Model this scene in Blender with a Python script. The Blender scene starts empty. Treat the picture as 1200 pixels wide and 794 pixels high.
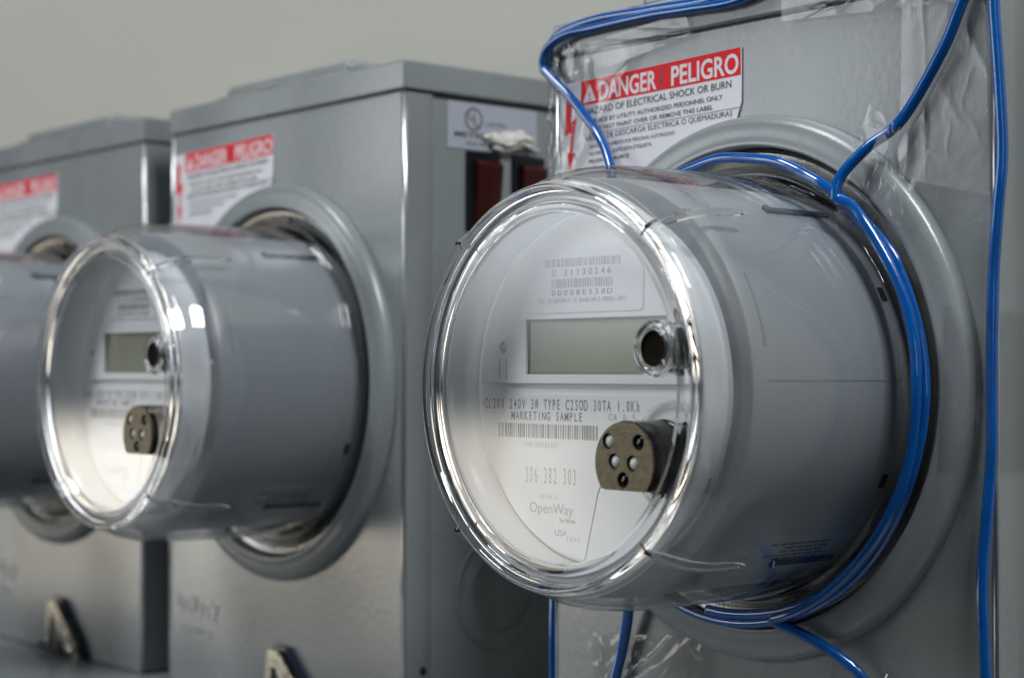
import bpy, bmesh, math, random
from mathutils import Vector, Matrix
random.seed(7)
S = bpy.context.scene
C = bpy.context.collection
rad = math.radians

# ------------------------------------------------------------ camera
cd = bpy.data.cameras.new('camera'); cam = bpy.data.objects.new('camera', cd); C.objects.link(cam)
vr = Vector((0.65084971, 0.75920314, 0.00228922)); vu = Vector((0.01288879, -0.01406406, 0.99981802)); vv = Vector((-0.75909718, 0.65070177, 0.0189388))
cam.matrix_world = Matrix(((vr.x, vu.x, -vv.x, 0.48762), (vr.y, vu.y, -vv.y, -0.54723), (vr.z, vu.z, -vv.z, 0.005755), (0, 0, 0, 1)))
cd.lens = 61.73; cd.sensor_width = 36; cd.clip_start = 0.01; cd.clip_end = 50
cd.dof.use_dof = True; cd.dof.focus_distance = 0.69; cd.dof.aperture_fstop = 8.5
S.camera = cam

# ------------------------------------------------------------ world, lamps, exposure
w = bpy.data.worlds.new('World'); S.world = w; w.use_nodes = True
w.node_tree.nodes['Background'].inputs[0].default_value = (0.62, 0.72, 0.80, 1)
w.node_tree.nodes['Background'].inputs[1].default_value = 0.012
S.view_settings.view_transform = 'Standard'; S.view_settings.look = 'None'
S.view_settings.exposure = 0.35; S.view_settings.gamma = 1
S.render.engine = 'CYCLES'
S.cycles.use_denoising = True
S.cycles.max_bounces = 16; S.cycles.transmission_bounces = 14; S.cycles.transparent_max_bounces = 24; S.cycles.glossy_bounces = 6
S.cycles.sample_clamp_indirect = 0

def area(name, loc, aim, sx, sy, power, col, soft=0.0):
    l = bpy.data.lights.new(name, 'AREA'); l.shape = 'RECTANGLE'; l.size = sx; l.size_y = sy
    l.energy = power; l.color = col
    o = bpy.data.objects.new(name, l); C.objects.link(o)
    if soft:   # emission fades toward the edges, put in to soften the lamp's reflection
        l.use_nodes = True; nt = l.node_tree; em = nt.nodes['Emission']
        g = nt.nodes.new('ShaderNodeNewGeometry'); sp = nt.nodes.new('ShaderNodeSeparateXYZ'); nt.links.new(g.outputs['Parametric'], sp.inputs[0])
        prod = None
        for k in (0, 1):
            a = nt.nodes.new('ShaderNodeMath'); a.operation = 'PINGPONG'; a.inputs[1].default_value = 0.5; nt.links.new(sp.outputs[k], a.inputs[0])
            q = nt.nodes.new('ShaderNodeMapRange'); q.interpolation_type = 'SMOOTHSTEP'; q.inputs[1].default_value = 0; q.inputs[2].default_value = soft; nt.links.new(a.outputs[0], q.inputs[0])
            if prod is None: prod = q
            else:
                mlt = nt.nodes.new('ShaderNodeMath'); mlt.operation = 'MULTIPLY'; nt.links.new(prod.outputs[0], mlt.inputs[0]); nt.links.new(q.outputs[0], mlt.inputs[1]); prod = mlt
        nt.links.new(prod.outputs[0], em.inputs['Strength'])
    o.location = loc
    o.rotation_euler = (Vector(aim) - Vector(loc)).to_track_quat('-Z', 'Y').to_euler()
    return o
area('overhead_lamp', (0.72, -0.22, 1.08), (0.0, 0, 0), 0.32, 0.40, 11.5, (0.95, 0.98, 1.0))
area('high_front_fill', (-0.95, -1.55, 2.3), (-0.2, 0, 0), 0.7, 0.9, 38, (0.93, 0.97, 1.0))  # unseen fill, added to brighten the front faces
area('window_light', (-2.35, -2.30, 0.60), (-0.1, 0, 0), 1.9, 1.3, 38, (0.90, 0.95, 1.0), 0.35)
area('low_warm_light', (-2.75, -1.74, -0.31), (-0.1, 0, -0.05), 1.9, 0.54, 13.5, (1.0, 0.91, 0.77), 0.25)
area('side_fill_strip', (2.1, -1.5, 0.45), (0, 0, 0), 0.16, 0.9, 2.2, (0.94, 0.97, 1.0))  # unseen strip added behind the viewpoint for highlights on edges and wires

# ------------------------------------------------------------ materials
def mat(name, col=(0.5, 0.5, 0.5), rough=0.5, metal=0.0, **k):
    m = bpy.data.materials.new(name); m.use_nodes = True
    b = m.node_tree.nodes['Principled BSDF']
    b.inputs['Base Color'].default_value = (*col, 1); b.inputs['Roughness'].default_value = rough
    b.inputs['Metallic'].default_value = metal
    for kk, v in k.items():
        b.inputs[kk.replace('_', ' ')].default_value = v
    return m
def nd(m, t): return m.node_tree.nodes.new(t)
def lk(m, a, b): m.node_tree.links.new(a, b)
def grain(m, scale, amount, bump=0.0, bscale=None, rvar=0.0, stretch=None, detail=4):
    """slight uneven tint, gloss and relief on a Principled material"""
    b = m.node_tree.nodes['Principled BSDF']
    tc = nd(m, 'ShaderNodeTexCoord'); mp = nd(m, 'ShaderNodeMapping'); lk(m, tc.outputs['Object'], mp.inputs[0])
    if stretch: mp.inputs['Scale'].default_value = stretch
    n = nd(m, 'ShaderNodeTexNoise'); n.inputs['Scale'].default_value = scale; n.inputs['Detail'].default_value = detail
    lk(m, mp.outputs[0], n.inputs['Vector'])
    c = b.inputs['Base Color'].default_value[:3]
    r = nd(m, 'ShaderNodeMapRange'); lk(m, n.outputs['Fac'], r.inputs[0])
    r.inputs[1].default_value = 0.3; r.inputs[2].default_value = 0.7
    r.inputs[3].default_value = 1 - amount; r.inputs[4].default_value = 1 + amount
    mx = nd(m, 'ShaderNodeVectorMath'); mx.operation = 'SCALE'; mx.inputs[0].default_value = c
    lk(m, r.outputs[0], mx.inputs['Scale']); lk(m, mx.outputs[0], b.inputs['Base Color'])
    if rvar:
        r2 = nd(m, 'ShaderNodeMapRange'); lk(m, n.outputs['Fac'], r2.inputs[0]); r2.inputs[1].default_value = 0.3; r2.inputs[2].default_value = 0.7
        q = b.inputs['Roughness'].default_value
        r2.inputs[3].default_value = max(0, q - rvar); r2.inputs[4].default_value = q + rvar; lk(m, r2.outputs[0], b.inputs['Roughness'])
    if bump:
        n2 = nd(m, 'ShaderNodeTexNoise'); n2.inputs['Scale'].default_value = bscale or scale * 5; lk(m, tc.outputs['Object'], n2.inputs['Vector'])
        bp = nd(m, 'ShaderNodeBump'); bp.inputs['Strength'].default_value = bump; bp.inputs['Distance'].default_value = 0.001
        lk(m, n2.outputs['Fac'], bp.inputs['Height']); lk(m, bp.outputs[0], b.inputs['Normal'])
    return m
M = {}
M['paint'] = grain(mat('grey_enamel', (0.222, 0.243, 0.249), 0.27), 14, 0.07, 0.10, 260, 0.04)
def wavy(m, scale, dist):
    b = m.node_tree.nodes['Principled BSDF']; src = b.inputs['Normal'].links[0].from_node
    tc = nd(m, 'ShaderNodeTexCoord'); n = nd(m, 'ShaderNodeTexNoise'); n.inputs['Scale'].default_value = scale; n.inputs['Detail'].default_value = 0.5
    lk(m, tc.outputs['Object'], n.inputs['Vector'])
    bp = nd(m, 'ShaderNodeBump'); bp.inputs['Strength'].default_value = 1.0; bp.inputs['Distance'].default_value = dist
    lk(m, n.outputs['Fac'], bp.inputs['Height']); lk(m, bp.outputs[0], src.inputs['Normal'])
wavy(M['paint'], 6, 0.012)
M['wall'] = grain(mat('beige_wall', (0.455, 0.445, 0.40), 0.85), 3, 0.03, 0.2, 120)
M['can'] = grain(mat('grey_plastic', (0.238, 0.256, 0.272), 0.36), 30, 0.03, 0.03, 600, 0.03)
M['white'] = grain(mat('white_plastic', (0.86, 0.88, 0.87), 0.35), 30, 0.02)
M['card'] = grain(mat('white_card', (0.88, 0.89, 0.89), 0.42), 40, 0.015)
M['sticker'] = mat('white_sticker', (0.80, 0.82, 0.86), 0.4)
M['grey_ink'] = mat('grey_ink', (0.21, 0.22, 0.23), 0.5)
M['pale_ink'] = mat('pale_ink', (0.42, 0.44, 0.45), 0.5)
M['gold_ink'] = mat('gold_ink', (0.45, 0.36, 0.12), 0.5)
M['black_ink'] = mat('black_ink', (0.02, 0.02, 0.025), 0.45)
M['red'] = mat('red_print', (0.72, 0.006, 0.014), 0.5, Specular_IOR_Level=0.2)
M['label'] = grain(mat('white_label', (0.72, 0.72, 0.76), 0.5, Specular_IOR_Level=0.3), 60, 0.03)
M['lcd'] = grain(mat('lcd_glass', (0.345, 0.355, 0.265), 0.12), 20, 0.03)
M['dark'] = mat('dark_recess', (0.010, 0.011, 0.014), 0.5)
M['navy'] = mat('navy_plastic', (0.012, 0.018, 0.035), 0.25)
M['blackgloss'] = mat('black_gloss', (0.004, 0.005, 0.008), 0.12, Specular_IOR_Level=0.4)
M['brass'] = grain(mat('antique_brass', (0.105, 0.088, 0.055), 0.40, 0.6), 420, 0.5, 0.25, 1500, 0.1)
M['steel'] = grain(mat('galvanised_steel', (0.30, 0.29, 0.27), 0.30, 1.0), 50, 0.12, 0.1, 300, 0.08)
M['latch'] = grain(mat('worn_steel', (0.33, 0.31, 0.27), 0.22, 1.0), 120, 0.2, 0.2, 500, 0.1)
M['rivet'] = mat('bright_rivet', (0.75, 0.74, 0.70), 0.25, 1.0)
M['chrome'] = mat('bright_chrome', (0.62, 0.64, 0.66), 0.08, 1.0)
M['edge'] = mat('edge_highlight_metal', (0.72, 0.73, 0.74), 0.28, 1.0)
M['rocker'] = mat('dark_red_rocker', (0.035, 0.002, 0.003), 0.15)
M['wire'] = grain(mat('blue_wire_sheath', (0.001, 0.075, 0.30), 0.16, Coat_Weight=0.6), 90, 0.12, 0.1, 300)
M['paper'] = grain(mat('torn_paper', (0.68, 0.66, 0.62), 0.9), 200, 0.08, 0.6, 900)
M['glass'] = mat('clear_polycarbonate', (0.985, 0.99, 1.0), 0.0, IOR=1.5, Transmission_Weight=1.0)
def thin_clear(name, tint, f0=0.04):
    m = bpy.data.materials.new(name); m.use_nodes = True; m.node_tree.nodes.clear()
    out = nd(m, 'ShaderNodeOutputMaterial'); tr = nd(m, 'ShaderNodeBsdfTransparent'); gl = nd(m, 'ShaderNodeBsdfGlossy'); mx = nd(m, 'ShaderNodeMixShader')
    tr.inputs[0].default_value = (*tint, 1); gl.inputs['Roughness'].default_value = 0.0
    lw = nd(m, 'ShaderNodeLayerWeight'); lw.inputs[0].default_value = 0.5
    pw = nd(m, 'ShaderNodeMath'); pw.operation = 'POWER'; pw.inputs[1].default_value = 5; lk(m, lw.outputs['Facing'], pw.inputs[0])
    ma = nd(m, 'ShaderNodeMath'); ma.operation = 'MULTIPLY_ADD'; ma.inputs[1].default_value = 1 - f0; ma.inputs[2].default_value = f0; lk(m, pw.outputs[0], ma.inputs[0])
    lk(m, ma.outputs[0], mx.inputs[0]); lk(m, tr.outputs[0], mx.inputs[1]); lk(m, gl.outputs[0], mx.inputs[2]); lk(m, mx.outputs[0], out.inputs[0])
    return m
M['thin'] = thin_clear('clear_thin_wall', (0.985, 0.99, 0.995))
M['lens'] = mat('clear_lens', (0.95, 0.95, 0.95), 0.02, IOR=1.5, Transmission_Weight=1.0)
M['lenswhite'] = mat('led_lens', (0.62, 0.62, 0.60), 0.08)

def film(name, white, gloss_rough, strength=1.0, facing=0.0, bump=0.35, bscale=60, cloud=True):
    m = bpy.data.materials.new(name); m.use_nodes = True
    nt = m.node_tree; nt.nodes.clear()
    out = nd(m, 'ShaderNodeOutputMaterial'); tr = nd(m, 'ShaderNodeBsdfTransparent'); gl = nd(m, 'ShaderNodeBsdfGlossy'); df = nd(m, 'ShaderNodeBsdfDiffuse')
    gl.inputs['Roughness'].default_value = gloss_rough; df.inputs['Color'].default_value = (0.8, 0.82, 0.84, 1)
    fr = nd(m, 'ShaderNodeFresnel'); fr.inputs['IOR'].default_value = 1.5
    tc = nd(m, 'ShaderNodeTexCoord'); n = nd(m, 'ShaderNodeTexNoise'); n.inputs['Scale'].default_value = bscale; n.inputs['Detail'].default_value = 5
    lk(m, tc.outputs['Object'], n.inputs['Vector'])
    bp = nd(m, 'ShaderNodeBump'); bp.inputs['Strength'].default_value = bump; bp.inputs['Distance'].default_value = 0.002; lk(m, n.outputs['Fac'], bp.inputs['Height'])
    for x in (gl, df): lk(m, bp.outputs[0], x.inputs['Normal'])
    lk(m, bp.outputs[0], fr.inputs['Normal'])
    m1 = nd(m, 'ShaderNodeMixShader'); m2 = nd(m, 'ShaderNodeMixShader')
    # cloudy patches where air is trapped under the film
    n2 = nd(m, 'ShaderNodeTexNoise'); n2.inputs['Scale'].default_value = bscale * 5; n2.inputs['Detail'].default_value = 6; lk(m, tc.outputs['Object'], n2.inputs['Vector'])
    n3 = nd(m, 'ShaderNodeTexNoise'); n3.inputs['Scale'].default_value = bscale * 0.8; lk(m, tc.outputs['Object'], n3.inputs['Vector'])
    mm = nd(m, 'ShaderNodeMath'); mm.operation = 'MULTIPLY'; lk(m, n2.outputs['Fac'], mm.inputs[0]); lk(m, n3.outputs['Fac'], mm.inputs[1])
    rr = nd(m, 'ShaderNodeMapRange'); lk(m, mm.outputs[0], rr.inputs[0]); rr.inputs[1].default_value = 0.27; rr.inputs[2].default_value = 0.42
    rr.inputs[3].default_value = white; rr.inputs[4].default_value = min(1, white * 5) if cloud else white
    lk(m, rr.outputs[0], m1.inputs[0]); lk(m, tr.outputs[0], m1.inputs[1]); lk(m, df.outputs[0], m1.inputs[2])
    fm = nd(m, 'ShaderNodeMath'); fm.operation = 'MULTIPLY'; fm.inputs[1].default_value = strength; lk(m, fr.outputs[0], fm.inputs[0])
    mn = nd(m, 'ShaderNodeMath'); mn.operation = 'MINIMUM'; mn.inputs[1].default_value = 0.30; lk(m, fm.outputs[0], mn.inputs[0])
    lk(m, mn.outputs[0], m2.inputs[0]); lk(m, m1.outputs[0], m2.inputs[1]); lk(m, gl.outputs[0], m2.inputs[2])
    lk(m, m2.outputs[0], out.inputs[0])
    return m
M['tape'] = film('clear_tape_film', 0.007, 0.12, 0.8, bump=0.07)
M['frost'] = film('frosted_light_ring', 0.50, 0.2, 0.8, bump=0.0, cloud=False)

# ------------------------------------------------------------ mesh helpers
def link(name, me, m, parent=None, smooth=False, bevel=0.0, seg=2, angle=35):
    o = bpy.data.objects.new(name, me); C.objects.link(o)
    if m is not None:
        me.materials.clear(); me.materials.append(M[m])
    if parent is not None: o.parent = parent
    if smooth:
        for p in me.polygons: p.use_smooth = True
    if bevel:
        b = o.modifiers.new('bevel', 'BEVEL'); b.width = bevel; b.segments = seg; b.limit_method = 'ANGLE'; b.angle_limit = rad(angle)
        b.harden_normals = True
        for p in me.polygons: p.use_smooth = True
    return o
def tag(o, label, cat, group=None, kind=None):
    if label: o['label'] = label
    if cat: o['category'] = cat
    if group: o['group'] = group
    if kind: o['kind'] = kind
    return o
def empty(name, loc=(0, 0, 0)):
    o = bpy.data.objects.new(name, None); C.objects.link(o); o.location = loc; o.empty_display_size = 0.02; return o
def box(x0, x1, y0, y1, z0, z1, bm=None):
    new = bm is None
    if new: bm = bmesh.new()
    r = bmesh.ops.create_cube(bm, size=1)
    for v in r['verts']:
        v.co = Vector(((x0 + x1) / 2 + v.co.x * (x1 - x0), (y0 + y1) / 2 + v.co.y * (y1 - y0), (z0 + z1) / 2 + v.co.z * (z1 - z0)))
    if not new: return bm
    me = bpy.data.meshes.new('m'); bm.to_mesh(me); bm.free(); return me
def bm_mesh(bm):
    bmesh.ops.recalc_face_normals(bm, faces=bm.faces)
    me = bpy.data.meshes.new('m'); bm.to_mesh(me); bm.free(); return me
def smooth_profile(pts, n):
    """Catmull-Rom through (r, y) points"""
    out = []
    P = [pts[0]] + list(pts) + [pts[-1]]
    for i in range(1, len(P) - 2):
        for k in range(n):
            t = k / n; a, b, c, d = P[i - 1], P[i], P[i + 1], P[i + 2]
            out.append(tuple(0.5 * ((2 * b[j]) + (c[j] - a[j]) * t + (2 * a[j] - 5 * b[j] + 4 * c[j] - d[j]) * t * t + (3 * b[j] - a[j] - 3 * c[j] + d[j]) * t ** 3) for j in (0, 1)))
    out.append(pts[-1])
    return out
def lathe(prof, seg=128, closed=False, cx=0, cz=0):
    """turn (r, y) points about the Y axis"""
    bm = bmesh.new(); rings = []
    for r, y in prof:
        if r < 1e-6: rings.append([bm.verts.new((cx, y, cz))])
        else: rings.append([bm.verts.new((cx + r * math.cos(2 * math.pi * i / seg), y, cz + r * math.sin(2 * math.pi * i / seg))) for i in range(seg)])
    pairs = list(zip(rings[:-1], rings[1:]))
    if closed: pairs.append((rings[-1], rings[0]))
    for a, b in pairs:
        if len(a) == 1 and len(b) == 1: continue
        for i in range(seg):
            j = (i + 1) % seg
            if len(a) == 1: bm.faces.new((a[0], b[i], b[j]))
            elif len(b) == 1: bm.faces.new((a[i], a[j], b[0]))
            else: bm.faces.new((a[i], a[j], b[j], b[i]))
    return bm_mesh(bm)
def dome(cx, cz, r, y, h, seg=20):
    return lathe([(0, y - h), (r * 0.5, y - h * 0.85), (r * 0.86, y - h * 0.45), (r, y)], seg, cx=cx, cz=cz)
def tube(paths, r, seg=12, sub=8, jit=0.0):
    bm = bmesh.new()
    for path in paths:
        pts = []
        P = [Vector(p) for p in path]; P = [2 * P[0] - P[1]] + P + [2 * P[-1] - P[-2]]
        for i in range(1, len(P) - 2):
            for k in range(sub):
                t = k / sub; a, b, c, d = P[i - 1:i + 3]
                pts.append(0.5 * (2 * b + (c - a) * t + (2 * a - 5 * b + 4 * c - d) * t * t + (3 * b - a - 3 * c + d) * t ** 3))
        pts.append(P[-2])
        up = Vector((0, 1, 0)); prev = None
        for i, p in enumerate(pts):
            tg = (pts[min(i + 1, len(pts) - 1)] - pts[max(i - 1, 0)]).normalized()
            n = (up - tg * up.dot(tg)).normalized(); up = n; b = tg.cross(n)
            rr = r * (1 + jit * math.sin(i * 0.9) * 0.5)
            ring = [bm.verts.new(p + n * rr * math.cos(2 * math.pi * k / seg) + b * rr * math.sin(2 * math.pi * k / seg)) for k in range(seg)]
            if prev:
                for k in range(seg): bm.faces.new((prev[k], prev[(k + 1) % seg], ring[(k + 1) % seg], ring[k]))
            else: bm.faces.new(ring)
            prev = ring
        bm.faces.new(list(reversed(prev)))
    return bm_mesh(bm)
def curve_mesh(splines, depth, bevel=0.0):
    """flat (u, v) outlines filled and thickened; front faces -Y once stood up by face_front"""
    cu = bpy.data.curves.new('c', 'CURVE'); cu.dimensions = '2D'; cu.fill_mode = 'BOTH'; cu.extrude = depth / 2
    for s in splines:
        sp = cu.splines.new('POLY'); sp.points.add(len(s) - 1); sp.use_cyclic_u = True
        for i, (u, v) in enumerate(s): sp.points[i].co = (u, v, 0, 1)
    o = bpy.data.objects.new('c', cu); C.objects.link(o)
    me = bpy.data.meshes.new_from_object(o.evaluated_get(bpy.context.evaluated_depsgraph_get()))
    bpy.data.objects.remove(o); bpy.data.curves.remove(cu)
    return me
def face_front(me, yfront, depth):
    for v in me.vertices: v.co = (v.co.x, yfront + depth / 2 - v.co.z, v.co.y)
    return me
def plate(splines, yfront, depth=0.0006):
    return face_front(curve_mesh(splines, depth), yfront, depth)
def arc(r, a0, a1, n=40, cx=0, cz=0):
    return [(cx + r * math.cos(rad(a0 + (a1 - a0) * i / n)), cz + r * math.sin(rad(a0 + (a1 - a0) * i / n))) for i in range(n + 1)]
def rrect(x0, x1, z0, z1, r, n=5):
    return arc(r, 180, 270, n, x0 + r, z0 + r) + arc(r, 270, 360, n, x1 - r, z0 + r) + arc(r, 0, 90, n, x1 - r, z1 - r) + arc(r, 90, 180, n, x0 + r, z1 - r)
_glyph = {}
def raw_text(s, offset, depth):
    k = (s, offset, depth)
    if k not in _glyph:
        cu = bpy.data.curves.new('t', 'FONT'); cu.body = s; cu.size = 1; cu.offset = offset; cu.extrude = depth / 2; cu.resolution_u = 3
        o = bpy.data.objects.new('t', cu); C.objects.link(o)
        me = bpy.data.meshes.new_from_object(o.evaluated_get(bpy.context.evaluated_depsgraph_get()))
        V = [tuple(v.co) for v in me.vertices]; F = [tuple(p.vertices) for p in me.polygons]
        bpy.data.objects.remove(o); bpy.data.curves.remove(cu); bpy.data.meshes.remove(me)
        _glyph[k] = (V, F)
    return _glyph[k]
def text_mesh(s, u0, u1, v0, v1, yfront, mono=False, offset=0.0, depth=0.00015, warp=None):
    """lettering fitted to the rectangle u0..u1, v0..v1 and lying on the plane y = yfront"""
    V, F = [], []
    if mono:
        n = len(s); cw = (u1 - u0) / n
        for i, ch in enumerate(s):
            if ch == ' ': continue
            gv, gf = raw_text(ch, offset, 0)
            if not gv: continue
            xs = [p[0] for p in gv]; wd = max(xs) - min(xs); sc = min(cw * 0.80 / 0.62, cw * 0.82 / wd); mid = (max(xs) + min(xs)) / 2
            if wd < 0.25: sc = cw * 0.8 / 0.6
            b = len(V)
            V += [((p[0] - mid) * sc + u0 + cw * (i + .5), v0 + p[1] / 0.73 * (v1 - v0), 0) for p in gv]
            F += [tuple(b + q for q in f) for f in gf]
    else:
        gv, gf = raw_text(s, offset, 0)
        xs = [p[0] for p in gv]; a, b = min(xs), max(xs)
        V = [(u0 + (p[0] - a) / (b - a) * (u1 - u0), v0 + p[1] / 0.73 * (v1 - v0), 0) for p in gv]; F = list(gf)
    if warp: V = [(*warp(p[0], p[1]), 0) for p in V]
    me = bpy.data.meshes.new('t'); me.from_pydata([(p[0], yfront, p[1]) for p in V], [], F); me.update()
    return me
def bars(u0, u1, v0, v1, y, seed, unit=0.0004):
    rnd = random.Random(seed); bm = bmesh.new(); u = u0
    while u < u1 - unit:
        wd = unit * rnd.choice((1, 1, 1, 2, 2, 3))
        a = [bm.verts.new((x, y, z)) for x, z in ((u, v0), (min(u + wd, u1), v0), (min(u + wd, u1), v1), (u, v1))]
        bm.faces.new(a); u += wd + unit * rnd.choice((1, 1, 2, 2))
    me = bpy.data.meshes.new('b'); bm.to_mesh(me); bm.free(); return me
def join_meshes(ms):
    bm = bmesh.new()
    for m in ms: bm.from_mesh(m)
    me = bpy.data.meshes.new('j'); bm.to_mesh(me); bm.free(); return me
def copy_tree(o, parent=None):
    c = o.copy(); C.objects.link(c)
    if parent is not None: c.parent = parent
    for ch in [x for x in o.children]: copy_tree(ch, c)
    return c

# ------------------------------------------------------------ setting
tag(link('wall', box(-3.2, 1.2, 0.155, 0.205, -0.9, 1.1), 'wall'), 'matte beige wall behind the row of grey meter boxes', None, kind='structure')
sh = link('shelf', box(-1.5, 0.2, -0.16, 0.1545, -0.200, -0.1855), 'paint', bevel=0.0015)
tag(sh, 'grey painted steel shelf the meter boxes stand on', None, kind='structure')

# ------------------------------------------------------------ meter box
HUB = 0.1095
def danger_label(parent):
    cut = lambda a0, a1, n=14: arc(0.1108, a0, a1, n)
    a_r = math.degrees(math.acos(-0.0037 / 0.1108)); a_l = math.degrees(math.acos(-0.070 / 0.1108))
    outline = [(-0.1145, 0.139), (-0.1145, 0.0905), (-0.078, 0.0895)] + [p for p in reversed(cut(a_r + 1.5, a_l + 4))] + [(-0.0037, 0.1185), (-0.0037, 0.1412)]
    lab = link('warning_label', plate([outline], -0.0008, 0.0005), 'label', parent)
    Y = -0.00095
    red = link('red_band', plate([[(-0.1015, 0.1277), (-0.0039, 0.1297), (-0.0039, 0.1412), (-0.1015, 0.1390)]], -0.0009, 0.0001), 'red', lab)
    sl = lambda u, v: (u, v + (u + 0.1) * 0.021)
    link('lettering', text_mesh('DANGER', -0.0895, -0.0530, 0.1289, 0.1374, Y, offset=0.022, warp=sl), 'label', lab)
    link('lettering', text_mesh('/', -0.0520, -0.0485, 0.1285, 0.1375, Y, offset=0.004, warp=sl), 'black_ink', lab)
    link('lettering', text_mesh('PELIGRO', -0.0440, -0.0050, 0.1289, 0.1374, Y, offset=0.022, warp=sl), 'label', lab)
    link('warning_triangle', join_meshes([plate([[(-0.1000, 0.1290), (-0.0915, 0.1292), (-0.0957, 0.1372)], [(-0.0964, 0.1335), (-0.0950, 0.1335), (-0.0953, 0.1312), (-0.0961, 0.1312)], [(-0.0963, 0.1306), (-0.0951, 0.1306), (-0.0951, 0.1297), (-0.0963, 0.1297)]], Y, 0.00005)]), 'label', lab)
    ink = []
    def row(s, u0, u1, v0, h, off=0.0): ink.append(text_mesh(s, u0, u1, v0, v0 + h, Y, offset=off, warp=sl))
    row('HAZARD OF ELECTRICAL SHOCK OR BURN', -0.0985, -0.0090, 0.1232, 0.0032, 0.006)
    row('SERVICE BY UTILITY AUTHORIZED PERSONNEL ONLY', -0.0960, -0.0140, 0.1189, 0.0021, 0.006)
    row('DO NOT PAINT OVER OR REMOVE THIS LABEL', -0.0930, -0.0195, 0.1153, 0.0021, 0.006)
    row('RIESGO DE DESCARGA ELECTRICA O QUEMADURAS', -0.0985, -0.0085, 0.1098 + 0.0014, 0.0024, 0.0)
    row('SERVICIO SOLAMENTE POR PERSONAL AUTORIZADO', -0.0960, -0.0420, 0.1075, 0.0017, 0.0)
    row('NO PINTE NI QUITE ESTA ETIQUETA', -0.0960, -0.0560, 0.1042, 0.0017, 0.004)
    row('PELIGRO DE MUERTE', -0.0960, -0.0700, 0.1008, 0.0017, 0.010)
    ink.append(plate([[(-0.1000, 0.1141), (-0.0040, 0.1161), (-0.0040, 0.1163), (-0.1000, 0.1143)]], Y, 0.00003))
    link('small_print', join_meshes(ink), 'black_ink', lab)
    link('lightning_arrow', plate([[(-0.1112, 0.1335), (-0.1070, 0.1335), (-0.1085, 0.1205), (-0.1045, 0.1225), (-0.1078, 0.1060), (-0.1055, 0.1068), (-0.1087, 0.0965), (-0.1110, 0.1075), (-0.1092, 0.1068), (-0.1080, 0.1165), (-0.1125, 0.1148)]], Y, 0.00005), 'red', lab)
    return lab

def wrapped_front(hw, z0, z1):
    """drawn front cover: rounded vertical edges, with the meter opening cut out of it"""
    seg = 96; bm = bmesh.new(); R = HUB - 0.0015
    inner = [bm.verts.new((R * math.cos(2 * math.pi * i / seg), 0, R * math.sin(2 * math.pi * i / seg))) for i in range(seg)]
    rim = hw - 0.003; outer = []
    for i in range(seg):
        a = 2 * math.pi * i / seg; c, s = math.cos(a), math.sin(a)
        tz = (z1 if s > 0 else -z0) / abs(s) if abs(s) > 1e-6 else 9; tx = rim / abs(c) if abs(c) > 1e-6 else 9
        t = min(tx, tz); outer.append(bm.verts.new((t * c, 0, t * s)))
    for i in range(seg):
        j = (i + 1) % seg; bm.faces.new((inner[i], inner[j], outer[j], outer[i]))
    # fill the corners
    def corner(sx, z):
        best = sorted(outer, key=lambda v: (v.co.x - sx * rim) ** 2 + (v.co.z - z) ** 2)[:2]
        k = bm.verts.new((sx * rim, 0, z)); bm.faces.new((best[0], best[1], k))
    for sx in (-1, 1):
        for z in (z0, z1): corner(sx, z)
    # bent side flanges
    for sx in (-1, 1):
        n = 8; prev = None
        for k in range(n + 2):
            if k <= n:
                a = rad(90 * k / n); x = rim + 0.003 * math.sin(a); y = 0.003 - 0.003 * math.cos(a)
            else: x, y = hw, 0.0175
            cur = (bm.verts.new((sx * x, y, z0)), bm.verts.new((sx * x, y, z1)))
            if prev: bm.faces.new((prev[0], cur[0], cur[1], prev[1]))
            prev = cur
        e = (bm.verts.new((sx * (hw - 0.0022), 0.0195, z0)), bm.verts.new((sx * (hw - 0.0022), 0.0195, z1)))
        bm.faces.new((prev[0], e[0], e[1], prev[1]))
    bmesh.ops.remove_doubles(bm, verts=bm.verts, dist=1e-6)
    me = bm_mesh(bm)
    return me
HW = 0.1195; ZB, ZT = -0.1845, 0.1675
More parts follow.
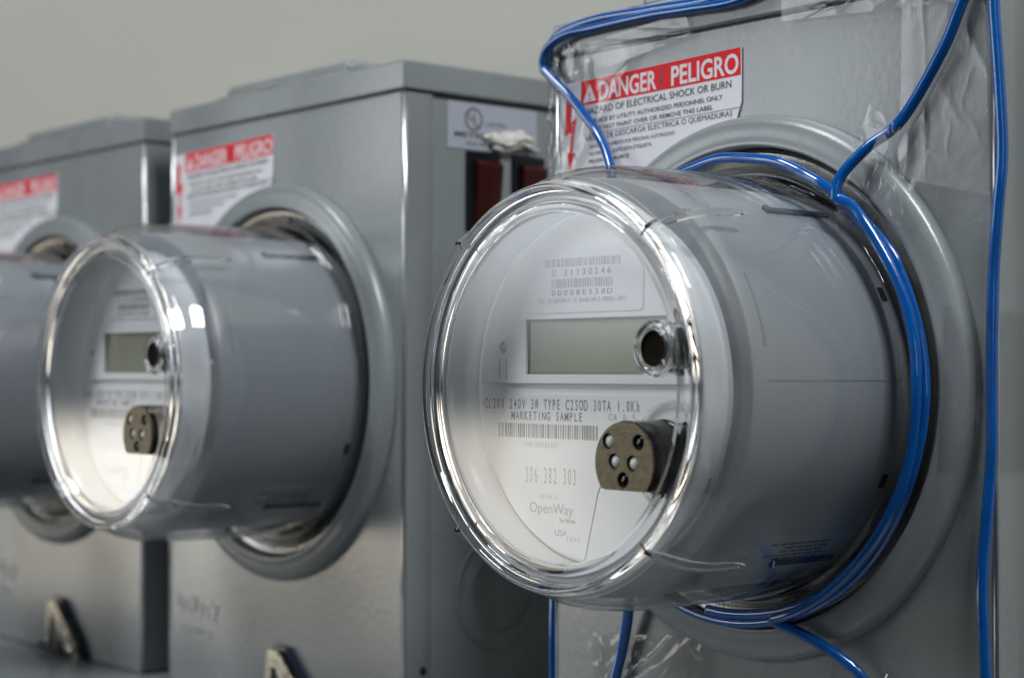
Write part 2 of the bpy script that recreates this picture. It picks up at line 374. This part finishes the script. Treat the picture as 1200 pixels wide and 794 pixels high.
def build_box():
    root = empty('meter_box', (0, 0, 0))
    o = link('front_cover', wrapped_front(HW, ZB, 0.1508), 'paint', root)
    for p in o.data.polygons: p.use_smooth = abs(p.normal.y) < 0.999
    # back box, open toward the cover
    bm = bmesh.new(); t = 0.0022
    box(-HW + t, -HW + t + 0.0015, 0.006, 0.150, ZB, 0.1505, bm); box(HW - t - 0.0015, HW - t, 0.006, 0.150, ZB, 0.1505, bm)
    box(-HW + t + 0.0015, HW - t - 0.0015, 0.1485, 0.150, ZB, 0.1505, bm)
    box(-HW + t + 0.0015, HW - t - 0.0015, 0.006, 0.1485, ZB, ZB + 0.0015, bm)
    link('back_box', bm_mesh(bm), 'paint', root)
    for sx in (-1, 1): link('cover_edge_glint', tube([[(sx * (HW - 0.0010), 0.0006, ZB + 0.001), (sx * (HW - 0.0010), 0.0006, 0.0), (sx * (HW - 0.0010), 0.0006, 0.1500)]], 0.0013, 10, 2), 'edge', root, smooth=True)  # bright bead added to draw the highlight along the cover's bend
    # top cap, overlapping the cover
    bm = bmesh.new(); box(-HW - 0.0012, HW + 0.0012, -0.0016, 0.150, 0.1520, ZT, bm)
    cp = link('top_cap', bm_mesh(bm), 'paint', root, bevel=0.0016, seg=3)
    link('seam', box(-HW + 0.001, HW - 0.001, 0.001, 0.149, 0.1506, 0.1521), 'dark', root)
    # conduit hub plate on top
    hp = link('hub_plate', box(-0.075, 0.055, 0.010, 0.125, ZT + 0.0002, ZT + 0.0105), 'paint', root, bevel=0.005, seg=4)
    link('hub_gasket', box(-0.079, 0.059, 0.006, 0.129, ZT + 0.0001, ZT + 0.0030), 'steel', root, bevel=0.001)
    # raised ring round the opening
    prof = smooth_profile([(HUB + 0.0025, 0.0004), (HUB + 0.0023, -0.0020), (HUB + 0.0013, -0.0044), (HUB - 0.0008, -0.0060), (HUB - 0.0035, -0.0066), (HUB - 0.0070, -0.0069), (HUB - 0.0092, -0.0073), (0.0989, -0.0072), (0.0984, -0.0062)], 5) + [(0.0984, 0.010)]
    link('hub_ring', lathe(prof, 160), 'paint', root, smooth=True)
    link('sealing_seat', lathe([(0.0984, 0.000), (0.0965, -0.0028), (0.0955, -0.0030), (0.0935, -0.0012), (0.0900, -0.0008), (0.0860, 0.006)], 128), 'steel', root, smooth=True)
    # near-black cone put in for the darkness behind the gap
    link('opening_shade', lathe([(0.0983, 0.0101), (0.0960, 0.045), (0.0, 0.046)], 64), 'dark', root)
    danger_label(root)
    # latch at the bottom edge
    la = link('latch', plate([[(-0.004, 0), (0.006, 0), (0.034, -0.024), (0.040, -0.034), (0.030, -0.036), (0.022, -0.030), (0.004, -0.0095), (-0.0005, -0.0095), (-0.0020, -0.028), (-0.0085, -0.028)][::-1]], -0.0075, 0.0035), 'latch', root, bevel=0.0007)
    return root
def finish_latch(root, x, z, mirror=1):
    la = [c for c in root.children if c.name.startswith('latch')][0]
    la.location = (x, 0, z); la.scale = (mirror, 1, 1)
    return la

boxA = build_box()
la = [c for c in boxA.children if c.name.startswith('latch')][0]
link('latch_rivet', lathe([(0, -0.0105), (0.0022, -0.0100), (0.0031, -0.0085), (0.0031, -0.0002), (0, -0.0002)], 20, cx=0.0325, cz=-0.0285), 'rivet', la, smooth=True)
link('latch_foot', box(-0.018, 0.016, -0.0085, -0.0002, -0.0335, -0.0285), 'navy', la, bevel=0.0008)
link('latch_edge', plate([[(-0.004, 0.0022), (0.008, 0.0022), (0.039, -0.0245), (0.044, -0.036), (0.040, -0.036), (0.036, -0.0235), (0.0065, 0.0004), (-0.004, 0.0004)][::-1]], -0.0042, 0.0040), 'navy', la)
boxB = copy_tree(boxA); boxC = copy_tree(boxA)
boxB.location = (-0.3553, 0, 0); boxC.location = (-0.629, 0, 0)
for b, tilt in ((boxB, -0.3), (boxC, 0.9)):
    for c in b.children:
        if c.name.startswith('warning_label'): c.rotation_euler = (0, rad(tilt), 0)
finish_latch(boxA, 0.007, -0.150); finish_latch(boxB, 0.007, -0.150); finish_latch(boxC, 0.007, -0.150)
G = 'meter boxes in a row along the wall'
tag(boxA, 'grey steel meter box wrapped in clear tape and crossed by blue wires', 'meter box', G)
tag(boxB, 'bare grey steel meter box between its two neighbours, with red rocker switches on its side', 'meter box', G)
tag(boxC, 'blurred grey steel meter box farthest down the row, cut by the picture edge', 'meter box', G)

# side furniture of the middle box (local to boxB)
X = HW - 0.0021
def side_place(me, x):   # a mesh laid out facing -Y is turned to face +X
    for v in me.vertices: v.co = (x - v.co.y, v.co.x, v.co.z)
    return me
st = link('approval_sticker', side_place(plate([rrect(0.029, 0.092, 0.1245, 0.1495, 0.001)], -0.0004, 0.0003), X), 'can', boxB)
st.data.materials[0] = M['sticker_grey'] = mat('grey_sticker', (0.36, 0.38, 0.44), 0.4)
link('approval_mark', side_place(join_meshes([plate([arc(0.0062, 0, 360, 30, 0.047, 0.1408), arc(0.0052, 0, 360, 30, 0.047, 0.1408)], -0.00045, 0.00005),
     text_mesh('U', 0.0433, 0.0474, 0.1400, 0.1444, -0.00048, offset=0.01), text_mesh('L', 0.0475, 0.0505, 0.1372, 0.1416, -0.00048, offset=0.01)]), X), 'black_ink', st)
link('lettering', side_place(join_meshes([text_mesh('LISTED', 0.0555, 0.0700, 0.1380, 0.1402, -0.00045, offset=0.01), text_mesh('METER SOCKET', 0.034, 0.087, 0.1308, 0.1338, -0.00045, offset=0.02),
     text_mesh('ISSUE NO. 306', 0.042, 0.078, 0.1268, 0.1288, -0.00045, offset=0.01)]), X), 'black_ink', st)
for k, y0 in enumerate((0.0415, 0.0735)):
    fr = link('rocker_switch', box(X - 0.001, X + 0.0022, y0, y0 + 0.0235, 0.0800, 0.1240), 'blackgloss', boxB, bevel=0.0012)
    me = bpy.data.meshes.new('r')
    a, b = y0 + 0.0050, y0 + 0.0225
    xs = X + 0.0024
    me.from_pydata([(xs, a, 0.082), (xs, b, 0.082), (xs + 0.0035, b, 0.117), (xs + 0.0035, a, 0.117), (xs, a, 0.1195), (xs, b, 0.1195), (X, a, 0.082), (X, b, 0.082), (X, a, 0.1195), (X, b, 0.1195)], [],
                   [(0, 1, 2, 3), (3, 2, 5, 4), (0, 3, 4, 8, 6), (1, 7, 9, 5, 2), (4, 5, 9, 8), (0, 6, 7, 1)])
    link('rocker', me, 'rocker', fr, bevel=0.0005)
ko = link('knockout', side_place(lathe([(0.031, 0.0), (0.0305, -0.0007), (0.0290, -0.0007), (0.0285, 0.0), (0.021, 0.0), (0.0205, -0.0006), (0.0190, -0.0006), (0.0185, 0.0), (0, 0.0)], 64), X + 0.0002), 'paint', boxB, smooth=True)
ko.location = (0, 0.066, -0.112)
link('screw_hole', side_place(lathe([(0.0022, -0.0003), (0.0022, 0), (0, 0)], 16), HW + 0.0001), 'dark', boxB).location = (0, 0.0125, -0.149)
# raised lettering pressed into the lower cover
def press(root):
    wv = lambda u, v: (u, v - 2.4 * (u + 0.10) ** 2)
    e = link('embossed_lettering', join_meshes([text_mesh('UTILITY', -0.110, -0.062, -0.140, -0.129, -0.0004, warp=wv, offset=0.01), text_mesh('SERVICE', -0.108, -0.070, -0.1515, -0.1475, -0.0004, warp=wv)]), None, root)
    e.data.materials.append(M['emb'])
    so = e.modifiers.new('thick', 'SOLIDIFY'); so.thickness = 0.0004; so.offset = 1
M['emb'] = mat('glint_raised_paint', (0.42, 0.45, 0.46), 0.3)  # lighter than the cover: glints on the letters put into the colour
press(boxB); press(boxC)

# ------------------------------------------------------------ meter
def cyl_patch(R, a0, a1, y0, y1, th, n=24, cx=0):
    """curved strip on a cylinder about Y, thick outward"""
    bm = bmesh.new(); g = []
    for i in range(n + 1):
        a = rad(a0 + (a1 - a0) * i / n)
        g.append([bm.verts.new((rr * math.cos(a), y, rr * math.sin(a))) for rr, y in ((R, y0), (R + th, y0), (R + th, y1), (R, y1))])
    for a, b in zip(g[:-1], g[1:]):
        for k in range(4): bm.faces.new((a[k], a[(k + 1) % 4], b[(k + 1) % 4], b[k]))
    bm.faces.new(g[0]); bm.faces.new(list(reversed(g[-1])))
    return bm_mesh(bm)
CR = 0.0800
def build_meter():
    root = empty('electric_meter')
    # inner grey housing
    prof = [(0.0655, -0.0860), (0.0780, -0.0872), (0.0792, -0.0866), (0.0798, -0.0850), (CR, -0.0820), (CR, -0.010), (CR, 0.012), (0, 0.012)]
    hs = link('housing', lathe(prof, 144), 'can', root, smooth=True)
    e = hs.modifiers.new('es', 'EDGE_SPLIT'); e.split_angle = rad(40)
    for s in (57, -55, 123, -125):
        link('rib', cyl_patch(CR, s - 0.95, s + 0.95, -0.0385, -0.004, 0.0014, 2), 'navy', hs)
        link('rib_hook', cyl_patch(CR, s - 1.0, s + 1.6, -0.0400, -0.0378, 0.0018, 2), 'navy', hs)
    for s in (26.5, -26.0, 153, -153):
        link('locking_notch', cyl_patch(CR, s - 2.0, s + 2.0, -0.0065, -0.0035, 0.0005, 3), 'dark', hs)
    link('mould_line', cyl_patch(CR, 2.1, 2.35, -0.080, 0.0, 0.00012, 1), 'grey_ink', hs)
    link('vent_slit', cyl_patch(CR, 11, 31, -0.0800, -0.0788, 0.0002, 10), 'grey_ink', hs)
    nt = link('notice_sticker', cyl_patch(CR, -63, -43, -0.058, -0.004, 0.00015, 14), 'notice', hs)
    rnd = random.Random(3); ms = []
    for k in range(5):
        a = -46.5 - k * 1.7; y = -0.052 + rnd.uniform(0, .012); ye = -0.012 - rnd.uniform(0, .008)
        while y < ye:
            L = rnd.uniform(0.002, 0.006); ms.append(cyl_patch(CR + 0.00016, a - 0.35, a + 0.35, y, min(ye, y + L), 0.00004, 1)); y += L + 0.0009
    link('fine_print', join_meshes(ms), 'black_ink', nt)
    # dial
    dl = link('dial_plate', lathe([(0.0672, -0.0800), (0.0672, -0.0884), (0.0668, -0.0888), (0, -0.0888)], 128), 'white', root)
    ring = link('light_ring', lathe([(0.0700, -0.0868), (0.0700, -0.1030), (0.0686, -0.1052), (0.0677, -0.1050), (0.0676, -0.0890)], 128), 'frost', root, smooth=True)
    # upper card with a window for the display
    R1 = 0.0645
    a0 = math.degrees(math.asin(0.0015 / R1))
    card = arc(R1, a0, 180 - a0, 60)
    win = [(-0.0370, 0.0050), (0.0440, 0.0050), (0.0440, 0.0266), (-0.0370, 0.0266)]
    uc = link('upper_card', plate([card, win, arc(0.0024, 0, 360, 20, -0.0510, 0.0157)], -0.0903, 0.0014), 'card', dl)
    lc = link('display', box(-0.0375, 0.0445, -0.08905, -0.0889, 0.0045, 0.0271), 'lcd', root)
    link('display_recess_shade', plate([[(-0.0366, 0.0054), (0.0436, 0.0054), (0.0436, 0.0262), (-0.0366, 0.0262)], [(-0.0358, 0.0060), (0.0430, 0.0060), (0.0430, 0.0256), (-0.0358, 0.0256)]], -0.08925, 0.0002), 'grey_ink', lc)  # grey border drawn for the shadow in the display recess
    link('screw', dome(-0.0510, 0.0155, 0.0021, -0.0890, 0.0012), 'lenswhite', uc, smooth=True)
    link('card_groove', join_meshes([box(-0.0532, -0.0529, -0.09040, -0.0903, 0.0030, 0.0115), box(-0.0489, -0.0486, -0.09040, -0.0903, 0.0030, 0.0115)]), 'pale_ink', uc)
    # serial sticker on the upper card
    ss = link('serial_sticker', plate([rrect(-0.0318, 0.0290, 0.0288, 0.0545, 0.002)], -0.0906, 0.0002), 'sticker', dl)
    Y = -0.09068
    link('barcode', bars(-0.0253, 0.0172, 0.0465, 0.0497, Y, 1, 0.00032), 'pale_ink', ss)
    link('barcode', bars(-0.0213, 0.0127, 0.0384, 0.0418, Y, 2, 0.00032), 'pale_ink', ss)
    link('lettering', join_meshes([text_mesh('21130546', -0.0150, 0.0127, 0.0431, 0.0456, Y, mono=True, offset=0.006), text_mesh('21', -0.0213, -0.0187, 0.0446, 0.0458, Y), text_mesh('02', -0.0213, -0.0187, 0.0430, 0.0442, Y)]), 'ink', ss)
    link('lettering', text_mesh('00008E558D', -0.0220, 0.0131, 0.0355, 0.0376, Y, mono=True, offset=0.004), 'ink', ss)
    link('lettering', text_mesh('FCC ID:SK9AMI7,IC:864G-AMI7,MODEL:AMI7', -0.0293, 0.0209, 0.0327, 0.0344, Y, mono=True), 'grey_ink', ss)
    # lower rating label
    a1 = math.degrees(math.asin(0.0028 / 0.0660))
    low = arc(0.0660, 180 + a1, 180 + 86.5, 40) + [(0.0030, -0.0400), (0.0160, -0.0150), (0.0600, -0.0120), (0.0620, -0.0028)]
    lb = link('rating_label', plate([low], -0.08915, 0.0003), 'card', dl)
    Y = -0.08922
    link('lettering', text_mesh('CL200 240V 3W TYPE C2SOD 30TA 1.0Kh', -0.0640, 0.0262, -0.0088, -0.0045, Y, mono=True, offset=0.003), 'grey_ink', lb)
    link('lettering', text_mesh('MARKETING SAMPLE', -0.0472, -0.0050, -0.0130, -0.0095, Y, mono=True, offset=0.012), 'grey_ink', lb)
    link('lettering', text_mesh('CA 0.5', 0.0091, 0.0240, -0.0123, -0.0095, Y, mono=True), 'pale_ink', lb)
    link('barcode', bars(-0.0547, 0.0040, -0.0200, -0.0145, Y, 5, 0.00042), 'grey_ink', lb)
    link('lettering', text_mesh('*1NF306382303', -0.0400, -0.0190, -0.0236, -0.0214, Y, mono=True), 'pale_ink', lb)
    link('lettering', text_mesh('306 382 303', -0.0390, -0.0083, -0.0376, -0.0310, Y, mono=True), 'pale_ink', lb)
    link('lettering', text_mesh('0070515', -0.0301, -0.0190, -0.0436, -0.0417, Y, mono=True), 'pale_ink', lb)
    link('lettering', text_mesh('OpenWay', -0.0357, -0.0103, -0.0492, -0.0450, Y), 'pale_ink', lb)
    link('lettering', text_mesh('by Itron', -0.0180, -0.0092, -0.0522, -0.0504, Y, offset=0.01), 'gold_ink', lb)
    link('lettering', text_mesh('USA', -0.0206, -0.0140, -0.0576, -0.0550, Y), 'pale_ink', lb)
    link('lettering', text_mesh('12/11', -0.0137, -0.0070, -0.0592, -0.0575, Y), 'pale_ink', lb)
    # clear disc moulded behind the sensor
    link('moulded_disc', lathe([(0.0205, -0.0898), (0.0205, -0.0912), (0.0198, -0.0912), (0.0198, -0.0898)], 64, cx=0.0440, cz=-0.0245), 'lens', dl, smooth=True)
    # reset button tube: clear collar round a black disc that paints the bore's shade
    px, pz = 0.0547, 0.0142
    pt = link('reset_tube', lathe(smooth_profile([(0.0066, -0.0895), (0.0066, -0.1104), (0.0072, -0.1116), (0.0084, -0.1122), (0.0096, -0.1116), (0.0101, -0.1098), (0.0100, -0.1060), (0.0090, -0.1035), (0.0088, -0.1000), (0.0096, -0.0975), (0.0096, -0.0895)], 4), 56, closed=True, cx=px, cz=pz), 'lens', root, smooth=True)
    link('bore', lathe([(0.0065, -0.0900), (0.0065, -0.1110), (0.0061, -0.1112), (0.0056, -0.1108), (0.0030, -0.11075), (0.0, -0.11075)], 40, cx=px, cz=pz), 'bore', pt, smooth=True)
    link('contrast_collar', lathe([(0.0078, -0.0896)] + [(0.0086 if k % 2 else 0.0078, -0.0900 - 0.0007 * k) for k in range(16)] + [(0.0070, -0.1010)], 56, cx=px, cz=pz), 'chrome', pt, smooth=True)  # chrome ring added to give the tube side highlights and darks
    link('plunger', lathe([(0.0, -0.0965), (0.0030, -0.0960), (0.0034, -0.0945), (0.0034, -0.0905)], 32, cx=px, cz=pz), 'blackgloss', pt, smooth=True)
    # optical sensor: black D-shaped body with brass face and five lenses
    sx, sz, sr = 0.0414, -0.0262, 0.0150
    def dshape(r, n=48, inset=0.0):
        fl = sz - 0.0099 + inset; h = math.degrees(math.asin(min(1, (sz - fl) / r)))
        return arc(r, -h, 180 + h, n, sx, sz)
    sb = link('sensor', plate([dshape(sr)], -0.1112, 0.0150), 'blackgloss', root, bevel=0.0005)
    link('sensor_neck', lathe(smooth_profile([(0.0120, -0.0880), (0.0120, -0.0905), (0.0140, -0.0918), (0.0140, -0.0935), (0.0118, -0.0946), (0.0118, -0.0965)], 3), 64, cx=sx, cz=sz + 0.001), 'blackgloss', sb, smooth=True)
    holes = [(0.0335, -0.0187, 1), (0.0488, -0.0187, 0), (0.0366, -0.0258, 1), (0.0458, -0.0262, 1), (0.0411, -0.0322, 0)]
    fc = link('brass_face', plate([dshape(sr - 0.0004, inset=0.0004)] + [arc(0.0029, 0, 360, 24, hx, hz) for hx, hz, q in holes], -0.1127, 0.0014), 'brass', sb, bevel=0.0002)
    for hx, hz, q in holes:
        link('lens', dome(hx, hz, 0.0025, -0.1113, 0.0011), 'lenswhite' if q else 'blackgloss', sb, smooth=True)
    # clear cover: one closed shell
    outer = [(0.0660, -0.1105), (0.0684, -0.1105), (0.0694, -0.1100), (0.0704, -0.1088), (0.0716, -0.1084), (0.0727, -0.1094), (0.0738, -0.1118), (0.0753, -0.1126), (0.0767, -0.1116), (0.0776, -0.1090), (0.0790, -0.1050), (0.0810, -0.1005), (0.0830, -0.0950), (0.0844, -0.0880), (0.0851, -0.0790)]
    inner = [(0.0835, -0.0790), (0.0828, -0.0872), (0.0814, -0.0942), (0.0794, -0.0996), (0.0775, -0.1040), (0.0764, -0.1072), (0.0752, -0.1090), (0.0738, -0.1088), (0.0724, -0.1070), (0.0704, -0.1066), (0.0688, -0.1078), (0.0670, -0.1085)]
    prof = [(0, -0.1105), (0.035, -0.1105), (0.0645, -0.1105), (0.0655, -0.1105)] + smooth_profile(outer, 5) + [(0.0853, -0.070), (0.0856, -0.050), (0.0859, -0.030), (0.0861, -0.0160), (0.0864, -0.0135), (0.0872, -0.0122), (0.0890, -0.0118), (0.0895, -0.0112), (0.0895, -0.0070), (0.0890, -0.0064), (0.0845, -0.0062), (0.0844, -0.0100)] + [(0.0842, -0.030), (0.0839, -0.050), (0.0836, -0.070)] + smooth_profile(inner, 5) + [(0.0660, -0.1086), (0.0650, -0.1086), (0.035, -0.1086), (0, -0.1086)]
    cv = link('glass_cover', lathe(prof, 192), 'glass', root, smooth=True)
    cv.data.materials.append(M['thin'])
    for p in cv.data.polygons:
        c = p.center; rr = math.hypot(c.x, c.z)
        if rr < 0.0655 or rr > 0.0788 or (rr > 0.0770 and c.y > -0.1045): p.material_index = 1
    pr = [(0.0772, -0.1136), (0.0800, -0.1110), (0.0835, -0.1055), (0.0862, -0.0990), (0.0876, -0.0920), (0.0878, -0.0850), (0.0878, -0.0690), (0.0868, -0.0700), (0.0857, -0.0740), (0.0854, -0.0780), (0.0852, -0.0850), (0.0847, -0.0885), (0.0833, -0.0952), (0.0813, -0.1007), (0.0793, -0.1052), (0.0779, -0.1092), (0.0770, -0.1118)]
    for s in (47, 133, 227, 313):
        a = rad(s); ca, sa = math.cos(a), math.sin(a); bm = bmesh.new(); th = 0.0009
        f = [[bm.verts.new((r * ca - q * sa, y, r * sa + q * ca)) for r, y in pr] for q in (-th, th)]
        bm.faces.new(f[0]); bm.faces.new(list(reversed(f[1])))
        for i in range(len(pr)):
            j = (i + 1) % len(pr); bm.faces.new((f[0][i], f[0][j], f[1][j], f[1][i]))
        link('fin', bm_mesh(bm), 'glass', cv, bevel=0.00015)
        # the notch in the rim where the fin runs into it
        link('rim_notch', box(-0.0004, 0.0004, -0.1130, -0.1126, -0.0016, 0.0016), 'navy', cv).matrix_local = Matrix.Rotation(-a, 4, 'Y') @ Matrix.Translation((0.0753, 0, 0)) @ Matrix.Rotation(rad(90), 4, 'Y')
    return root
M['ink'] = mat('dark_grey_ink', (0.22, 0.24, 0.25), 0.5)
M['bore'] = mat('bore_shade_black', (0.010, 0.008, 0.006), 0.8, 0.0, Specular_IOR_Level=0.05)
M['notice'] = mat('grey_notice', (0.27, 0.29, 0.33), 0.35)
m1 = build_meter()
m2 = copy_tree(m1); m3 = copy_tree(m1)
m2.location = (-0.352, 0, 0); m3.location = (-0.629, 0, 0)
G = 'electricity meters plugged into the boxes'
tag(m1, 'large sharp electric meter with clear domed cover, ringed by blue wire at its base', 'electric meter', G)
tag(m2, 'second electric meter, blurred, with no blue wire around its base', 'electric meter', G)
tag(m3, 'electric meter at the far end of the row, only its blurred grey side showing', 'electric meter', G)

# ------------------------------------------------------------ blue wires
def wire(paths, label, r=0.0022):
    o = link('blue_wire', tube(paths, r, 14, 8), 'wire', smooth=True)
    return tag(o, label, 'wire', 'blue wires strung over the taped box')
def loop(R, y, a0, a1, n=26, wob=0.0006, ph=0):
    return [((R + wob * math.sin(3.1 * i / n * 6 + ph)) * math.cos(rad(a0 + (a1 - a0) * i / n)), y + wob * math.cos(4 * i / n * 5 + ph), (R + wob * math.sin(3.1 * i / n * 6 + ph)) * math.sin(rad(a0 + (a1 - a0) * i / n))) for i in range(n + 1)]
Y = -0.0045
wire([[(0.060, Y, 0.1760), (0.030, Y, 0.1680), (0.0, Y, 0.1600), (-0.030, Y, 0.1605), (-0.0548, Y, 0.1615), (-0.093, Y, 0.1612), (-0.108, Y - .001, 0.1604), (-0.1195, Y - .001, 0.1560), (-0.1235, Y, 0.1485), (-0.1185, Y, 0.1430), (-0.1044, Y, 0.1314), (-0.0873, Y, 0.114), (-0.0751, Y - 0.004, 0.1001), (-0.070, -0.0115, 0.0880), (-0.072, -0.0120, 0.0600)]],
     'blue wire bent round the top corner of the taped box and crossing its danger label')
wire([[(0.060, Y + .003, 0.1800), (0.0, Y + .001, 0.1640), (-0.0548, Y + .002, 0.1645), (-0.090, Y + .002, 0.1655), (-0.116, Y + .003, 0.1625), (-0.1240, Y + .004, 0.1535), (-0.1225, Y + .009, 0.1440), (-0.1212, Y + .016, 0.125), (-0.1212, Y + .018, 0.05), (-0.1214, Y + .010, -0.05), (-0.1210, Y + .0052, -0.10), (-0.1210, Y + .005, -0.16)]],
     'blue wire running straight down the left edge of the taped box')
wire([loop(0.0934, -0.0140, 118, 58, 14, 0.0003) + [(0.0584, -0.0125, 0.0728), (0.0660, -0.0115, 0.0640)] + loop(0.0928, -0.0110, 38, -98, 26, 0.0004, 1.0)],
     'blue wire coiled round the meter base from the top, under the strand that joins it')
wire([[(0.120, Y, 0.165), (0.1083, Y, 0.1428), (0.0989, Y, 0.125), (0.0815, Y - .001, 0.1015), (0.0690, Y - .006, 0.0915), (0.0600, -0.0150, 0.0810), (0.0590, -0.0165, 0.0730)] + loop(0.0948, -0.0145, 47, -70, 22, 0.0005, 2.2) + [(0.0250, -0.0135, -0.0925), (0.0393, -0.0115, -0.0968), (0.0540, -0.0090, -0.1035), (0.0631, -0.0060, -0.1111), (0.072, -0.0050, -0.126)]],
     'blue wire slanting down from the top right, hugging the meter base and leaving below it')
wire([[(0.0920 * math.cos(rad(a)), -0.0120, 0.0920 * math.sin(rad(a))) for a in (56, 50)] + [(0.0940 * math.cos(rad(42)), -0.0118, 0.0940 * math.sin(rad(42)))] + loop(0.0962, -0.0115, 32, -112, 26, 0.0003, 3.1)],
     'outermost blue strand in the gap round the base of the taped meter', 0.0017)
wire([[(0.1213, Y, 0.160), (0.1213, Y, 0.1405), (0.1221, Y, 0.128), (0.1235, Y, 0.1093), (0.1246, Y, 0.0846), (0.1226, Y, 0.0632), (0.1207, Y, 0.0387), (0.1199, Y, 0.0018), (0.1198, Y, -0.0227), (0.1179, Y, -0.0443), (0.1157, Y, -0.0691), (0.1163, Y, -0.0900), (0.1175, Y, -0.1150), (0.118, Y, -0.140)]],
     'long nearly vertical blue wire along the right edge of the taped box')
wire([[(-0.0600, -0.0100, -0.0800), (-0.0651, -0.0060, -0.0998), (-0.0700, -0.0045, -0.1150), (-0.0747, -0.0045, -0.1294), (-0.080, -0.0045, -0.150)]],
     'short blue wire coming out below the clear cover on the lower left', 0.0024)

# ------------------------------------------------------------ clear tape
from mathutils import noise
def tape(corners, label, seed, amp=0.0012, nu=96, nv=72, y=-0.0022, creases=3, bend=0.0):
    """a wrinkled strip of film between four (x, z) corners; it folds back where it passes the box edge"""
    rnd = random.Random(seed); bm = bmesh.new(); g = []
    cr = [(rnd.uniform(0.1, 0.9), rnd.uniform(-1.2, 1.2), rnd.uniform(0.6, 1.6)) for _ in range(creases)]
    (x0, z0), (x1, z1), (x2, z2), (x3, z3) = corners
    for i in range(nu + 1):
        row = []
        for j in range(nv + 1):
            u, v = i / nu, j / nv
            edge = 0.0006 * (((j * 7) % 2) if i in (0, nu) else 0)
            x = (x0 * (1 - u) + x1 * u) * (1 - v) + (x3 * (1 - u) + x2 * u) * v + edge
            z = (z0 * (1 - u) + z1 * u) * (1 - v) + (z3 * (1 - u) + z2 * u) * v
            q = noise.noise((x * 45 + seed * 3.1, z * 30, seed)); q2 = noise.noise((x * 110, z * 80 + seed, seed * 2.0))
            msk = max(0, min(1, 0.5 + 1.6 * noise.noise((x * 22 + seed, z * 22, seed * 0.7))))
            h = 0.62 * amp * (0.25 + msk * (0.9 * (1 - abs(q) * 3.2 if abs(q) < 0.31 else 0) ** 2 + 0.45 * (1 - abs(q2) * 4 if abs(q2) < 0.25 else 0) ** 2))
            for c, sl, k in cr:
                d = abs((u - c) + sl * (v - 0.5) + 0.05 * q); h += amp * 0.55 * k * max(0, 1 - d * 15) ** 2 * msk
            yy = y - max(0, h)
            if x > 0.1195: yy += (x - 0.1195) * 2.2 ; x = 0.1195 + 0.0012 + max(0, h) * 0.5
            if x < -0.1195: yy += (-0.1195 - x) * 1.5; x = -0.1195 - 0.0012 - max(0, h) * 0.5
            row.append(bm.verts.new((x, yy, z)))
        g.append(row)
    for i in range(nu):
        for j in range(nv): bm.faces.new((g[i][j], g[i + 1][j], g[i + 1][j + 1], g[i][j + 1]))
    me = bm_mesh(bm)
    o = link('clear_tape', me, 'tape', smooth=True)
    return tag(o, label, 'clear tape', 'strips of clear tape holding the blue wires')
tape([(0.098, -0.030), (0.134, -0.028), (0.134, 0.030), (0.101, 0.032)], 'strip of clear tape over the long blue wire halfway down the right edge', 1, y=-0.0068)
tape([(0.052, 0.064), (0.080, 0.052), (0.098, 0.088), (0.070, 0.108)], 'crinkled clear tape beside the meter where the slanting blue wire joins', 2, 0.0016, y=-0.0105, creases=5)
tape([(0.078, 0.080), (0.118, 0.070), (0.116, 0.160), (0.080, 0.165)], 'broad clear tape with air bubbles over the upper right of the taped box', 3, 0.00032, y=-0.0030, creases=1)
tape([(-0.130, 0.095), (-0.106, 0.098), (-0.062, 0.150), (-0.126, 0.160)], 'badly wrinkled clear tape folded round the upper left corner of the taped box', 4, 0.0022, y=-0.0025, creases=8)
tape([(-0.106, 0.139), (-0.030, 0.150), (-0.034, 0.160), (-0.112, 0.154)], 'narrow clear tape along the top seam of the taped box', 5, 0.0012, y=-0.0030, creases=4)
tape([(0.046, -0.128), (0.090, -0.118), (0.086, -0.096), (0.052, -0.094)], 'clear tape patch below the meter over the lower blue wire tail', 6, 0.0010, y=-0.0080, creases=4)
tape([(-0.098, -0.150), (-0.020, -0.150), (-0.024, -0.105), (-0.096, -0.112)], 'clear tape below the meter cover at the lower left of the taped box', 7, 0.0012, y=-0.0035, creases=6)
tape([(0.020, 0.148), (0.110, 0.142), (0.110, 0.175), (0.020, 0.175)], 'clear tape across the top right seam of the taped box', 8, 0.0008, y=-0.0032, creases=3)

# torn paper stuck over the approval sticker
bm = bmesh.new(); bmesh.ops.create_icosphere(bm, subdivisions=5, radius=1)
for v in bm.verts:
    d = noise.noise(v.co * 2.2) * 0.5 + noise.noise(v.co * 6) * 0.22
    c = v.co * (1 + d); v.co = Vector((c.x * 0.0035, c.y * 0.0155, c.z * 0.0048 + 0.0012 * math.sin(c.y * 4)))
tp = link('torn_paper', bm_mesh(bm), 'paper', smooth=True)
tp.location = (-0.3553 + HW + 0.0005, 0.072, 0.1305)
tag(tp, 'scrap of torn white paper stuck on the side sticker of the middle box', 'paper scrap')
